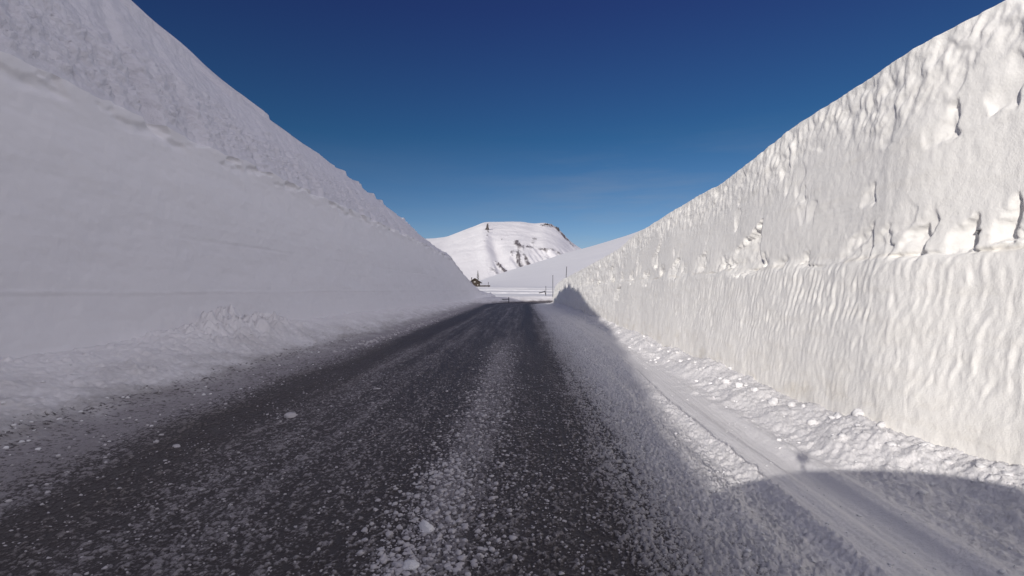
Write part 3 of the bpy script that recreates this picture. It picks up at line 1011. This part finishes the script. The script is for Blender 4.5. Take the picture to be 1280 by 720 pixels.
xsn = [-1.04 + 2.08 * i / 24 for i in range(25)]


def sec(dz, k, zb=.5, ex=0):
    pts = [(x * k, hood_z(x) - dz) for x in xsn]
    pts += [(1.06 * k, .95), (1.0 * k, zb), (-1.0 * k, zb), (-1.06 * k, .95)]
    return pts


loft([(-.03, sec(.16, .93)), (-.05, sec(.05, .97)), (-.10, sec(.01, 1)), (-.3, sec(0, 1.0)), (-1.5, sec(-.0, 1.0)), (-4.3, sec(.1, 1.0)), (-4.4, sec(.2, .97))], 'body', M_PAINT, car)
cab = [(-1.45, 1.36, .90), (-2.1, 1.93, .74), (-2.5, 1.97, .73), (-3.9, 1.93, .73), (-4.3, 1.40, .85)]
loft([(y_, [(-.98, 1.28), (-k * 1.0, z - .08), (-k * .8, z), (k * .8, z), (k * 1.0, z - .08), (.98, 1.28)]) for y_, z, k in cab], 'cabin', M_PAINT, car)
m = MB()
m.poly([(-.80, -1.52, 1.40), (.80, -1.52, 1.40), (.66, -2.08, 1.89), (-.66, -2.08, 1.89)], [(0, 1, 2, 3)])
m.build('windscreen', M_GLASS, car)
m = MB()
m.box((-.6, -.045, .72), (.6, -.012, 1.05))
m.build('grille', M_BLACK, car, .01)
m = MB()
m.box((-.98, -.10, .42), (.98, .02, .62))
m.build('bumper', M_BLACK, car, .04)
for s in (-1, 1):
    m = MB()
    m.tube((s * .8, -.08, .92), (s * .8, -.01, .92), .11, .10, 20)
    m.build('headlight', M_LAMP, car, 0, True)
    m = MB()
    m.box((s * 1.12 - .12, -1.75, 1.32), (s * 1.12 + .12, -1.62, 1.50))
    m.build('side_mirror', M_BLACK, car, .03)
    for yy in (-.85, -3.55):
        m = MB()
        m.tube((s * .72, yy, .39), (s * .98, yy, .39), .37, .37, 28)
        wl = m.build('wheel', M_TYRE, car, .04)
        m = MB()
        m.tube((s * .985, yy, .39), (s * 1.0, yy, .39), .22, .20, 24)
        m.build('rim', M_RIM, wl)

camthing = thing('action_camera', 'small camera on a stalk whose square shadow tops the curved shadow', 'camera', (0, -.04, 1.5))
m = MB()
m.box((-.045, -.045, -.035), (.045, 0, .035))
m.build('housing', M_BLACK, camthing, .006)
m = MB()
m.tube((0, -.02, -.035), (0, -.03, -.12), .010, .014, 10)
m.build('stalk', M_BLACK, camthing)

# ------------------------------------------------------------------ sun, sky, camera
AZ, EL = 27.9, 15.7
to_sun = Vector((-math.sin(R(AZ)) * math.cos(R(EL)), -math.cos(R(AZ)) * math.cos(R(EL)), math.sin(R(EL))))
sl = bpy.data.lights.new('sun', 'SUN')
sl.energy = 3.45
sl.angle = R(.53)
sl.color = (1, .945, .875)
so = bpy.data.objects.new('sun', sl)
so.rotation_euler = to_sun.to_track_quat('Z', 'Y').to_euler()
so.location = (-20, -40, 40)
col.objects.link(so)

w = bpy.data.worlds.new('World')
sc.world = w
w.use_nodes = True
nt = w.node_tree
bg = [n for n in nt.nodes if n.type == 'BACKGROUND'][0]
sky = N(nt, 'ShaderNodeTexSky', sky_type='NISHITA')
sky.sun_disc = False
sky.sun_elevation = R(EL)
sky.sun_rotation = R(180 + AZ)
sky.altitude = 2400
sky.air_density = 1.0
sky.dust_density = .15
sky.ozone_density = 3.0
hs = N(nt, 'ShaderNodeHueSaturation')
hs.inputs['Saturation'].default_value = 1.13
nt.links.new(sky.outputs[0], hs.inputs['Color'])
tc = N(nt, 'ShaderNodeTexCoord').outputs['Generated']
sep = N(nt, 'ShaderNodeSeparateXYZ')
nt.links.new(tc, sep.inputs[0])
# clear mountain air: the sky darkens quickly with height
dk = ramp(nt, sep.outputs['Z'], [(0, (.84, .68, .66)), (.12, (.66, .60, .61)), (.28, (.30, .43, .49)), (.48, (.34, .29, .47)), (1, (.3, .3, .4))])
mm = N(nt, 'ShaderNodeMix', data_type='RGBA', blend_type='MULTIPLY')
mm.inputs[0].default_value = 1
nt.links.new(hs.outputs[0], mm.inputs[6])
nt.links.new(dk.outputs[0], mm.inputs[7])
# thin high cirrus low over the mountains
mp = N(nt, 'ShaderNodeMapping')
mp.inputs['Scale'].default_value = (2.2, 2.2, 16)
mp.inputs['Rotation'].default_value = (0, R(7), 0)
nt.links.new(tc, mp.inputs['Vector'])
cn = noise_node(nt, mp.outputs[0], 1.6, 6, .6)
cr_ = ramp(nt, cn.outputs[0], [(.40, (0, 0, 0)), (.80, (1, 1, 1))])
lowm = ramp(nt, sep.outputs['Z'], [(.03, (1, 1, 1)), (.30, (0, 0, 0))])
cf = math_node(nt, 'MULTIPLY', math_node(nt, 'MULTIPLY', cr_.outputs[0], lowm.outputs[0]), .5)
rx_ = ramp(nt, math_node(nt, 'ADD', sep.outputs['X'], .5), [(.38, (.25, .25, .25)), (.62, (1, 1, 1))])
cf = math_node(nt, 'MULTIPLY', cf, rx_.outputs[0])
skyc = mix_rgb(nt, cf, mm.outputs[2], (3.2, 3.1, 3.2))
# bright veil added out of view, behind and right, to fill the shade
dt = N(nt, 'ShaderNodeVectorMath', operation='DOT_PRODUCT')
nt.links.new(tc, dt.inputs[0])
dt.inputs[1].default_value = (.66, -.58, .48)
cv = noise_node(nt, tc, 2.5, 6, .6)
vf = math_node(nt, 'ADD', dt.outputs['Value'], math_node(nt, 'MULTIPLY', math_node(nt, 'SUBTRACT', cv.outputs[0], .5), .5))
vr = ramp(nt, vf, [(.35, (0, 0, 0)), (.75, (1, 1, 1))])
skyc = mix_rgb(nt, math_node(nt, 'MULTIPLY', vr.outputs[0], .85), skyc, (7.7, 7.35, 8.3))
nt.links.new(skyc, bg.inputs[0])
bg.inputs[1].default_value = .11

cd = bpy.data.cameras.new('camera')
cd.sensor_width = 36
cd.lens = 18
cd.clip_start = .02
cd.clip_end = 20000
co = bpy.data.objects.new('camera', cd)
co.location = (0, 0, H)
co.rotation_euler = (R(90 + .18), 0, math.atan(15 / 640))
col.objects.link(co)
sc.camera = co

sc.cycles.max_bounces = 10
sc.cycles.diffuse_bounces = 6
sc.cycles.glossy_bounces = 2
sc.render.resolution_x, sc.render.resolution_y = 1024, 576
vs_ = sc.view_settings
vs_.view_transform = 'Standard'
vs_.look = 'None'
vs_.gamma = 1
vs_.use_curve_mapping = False
vs_.exposure = 0
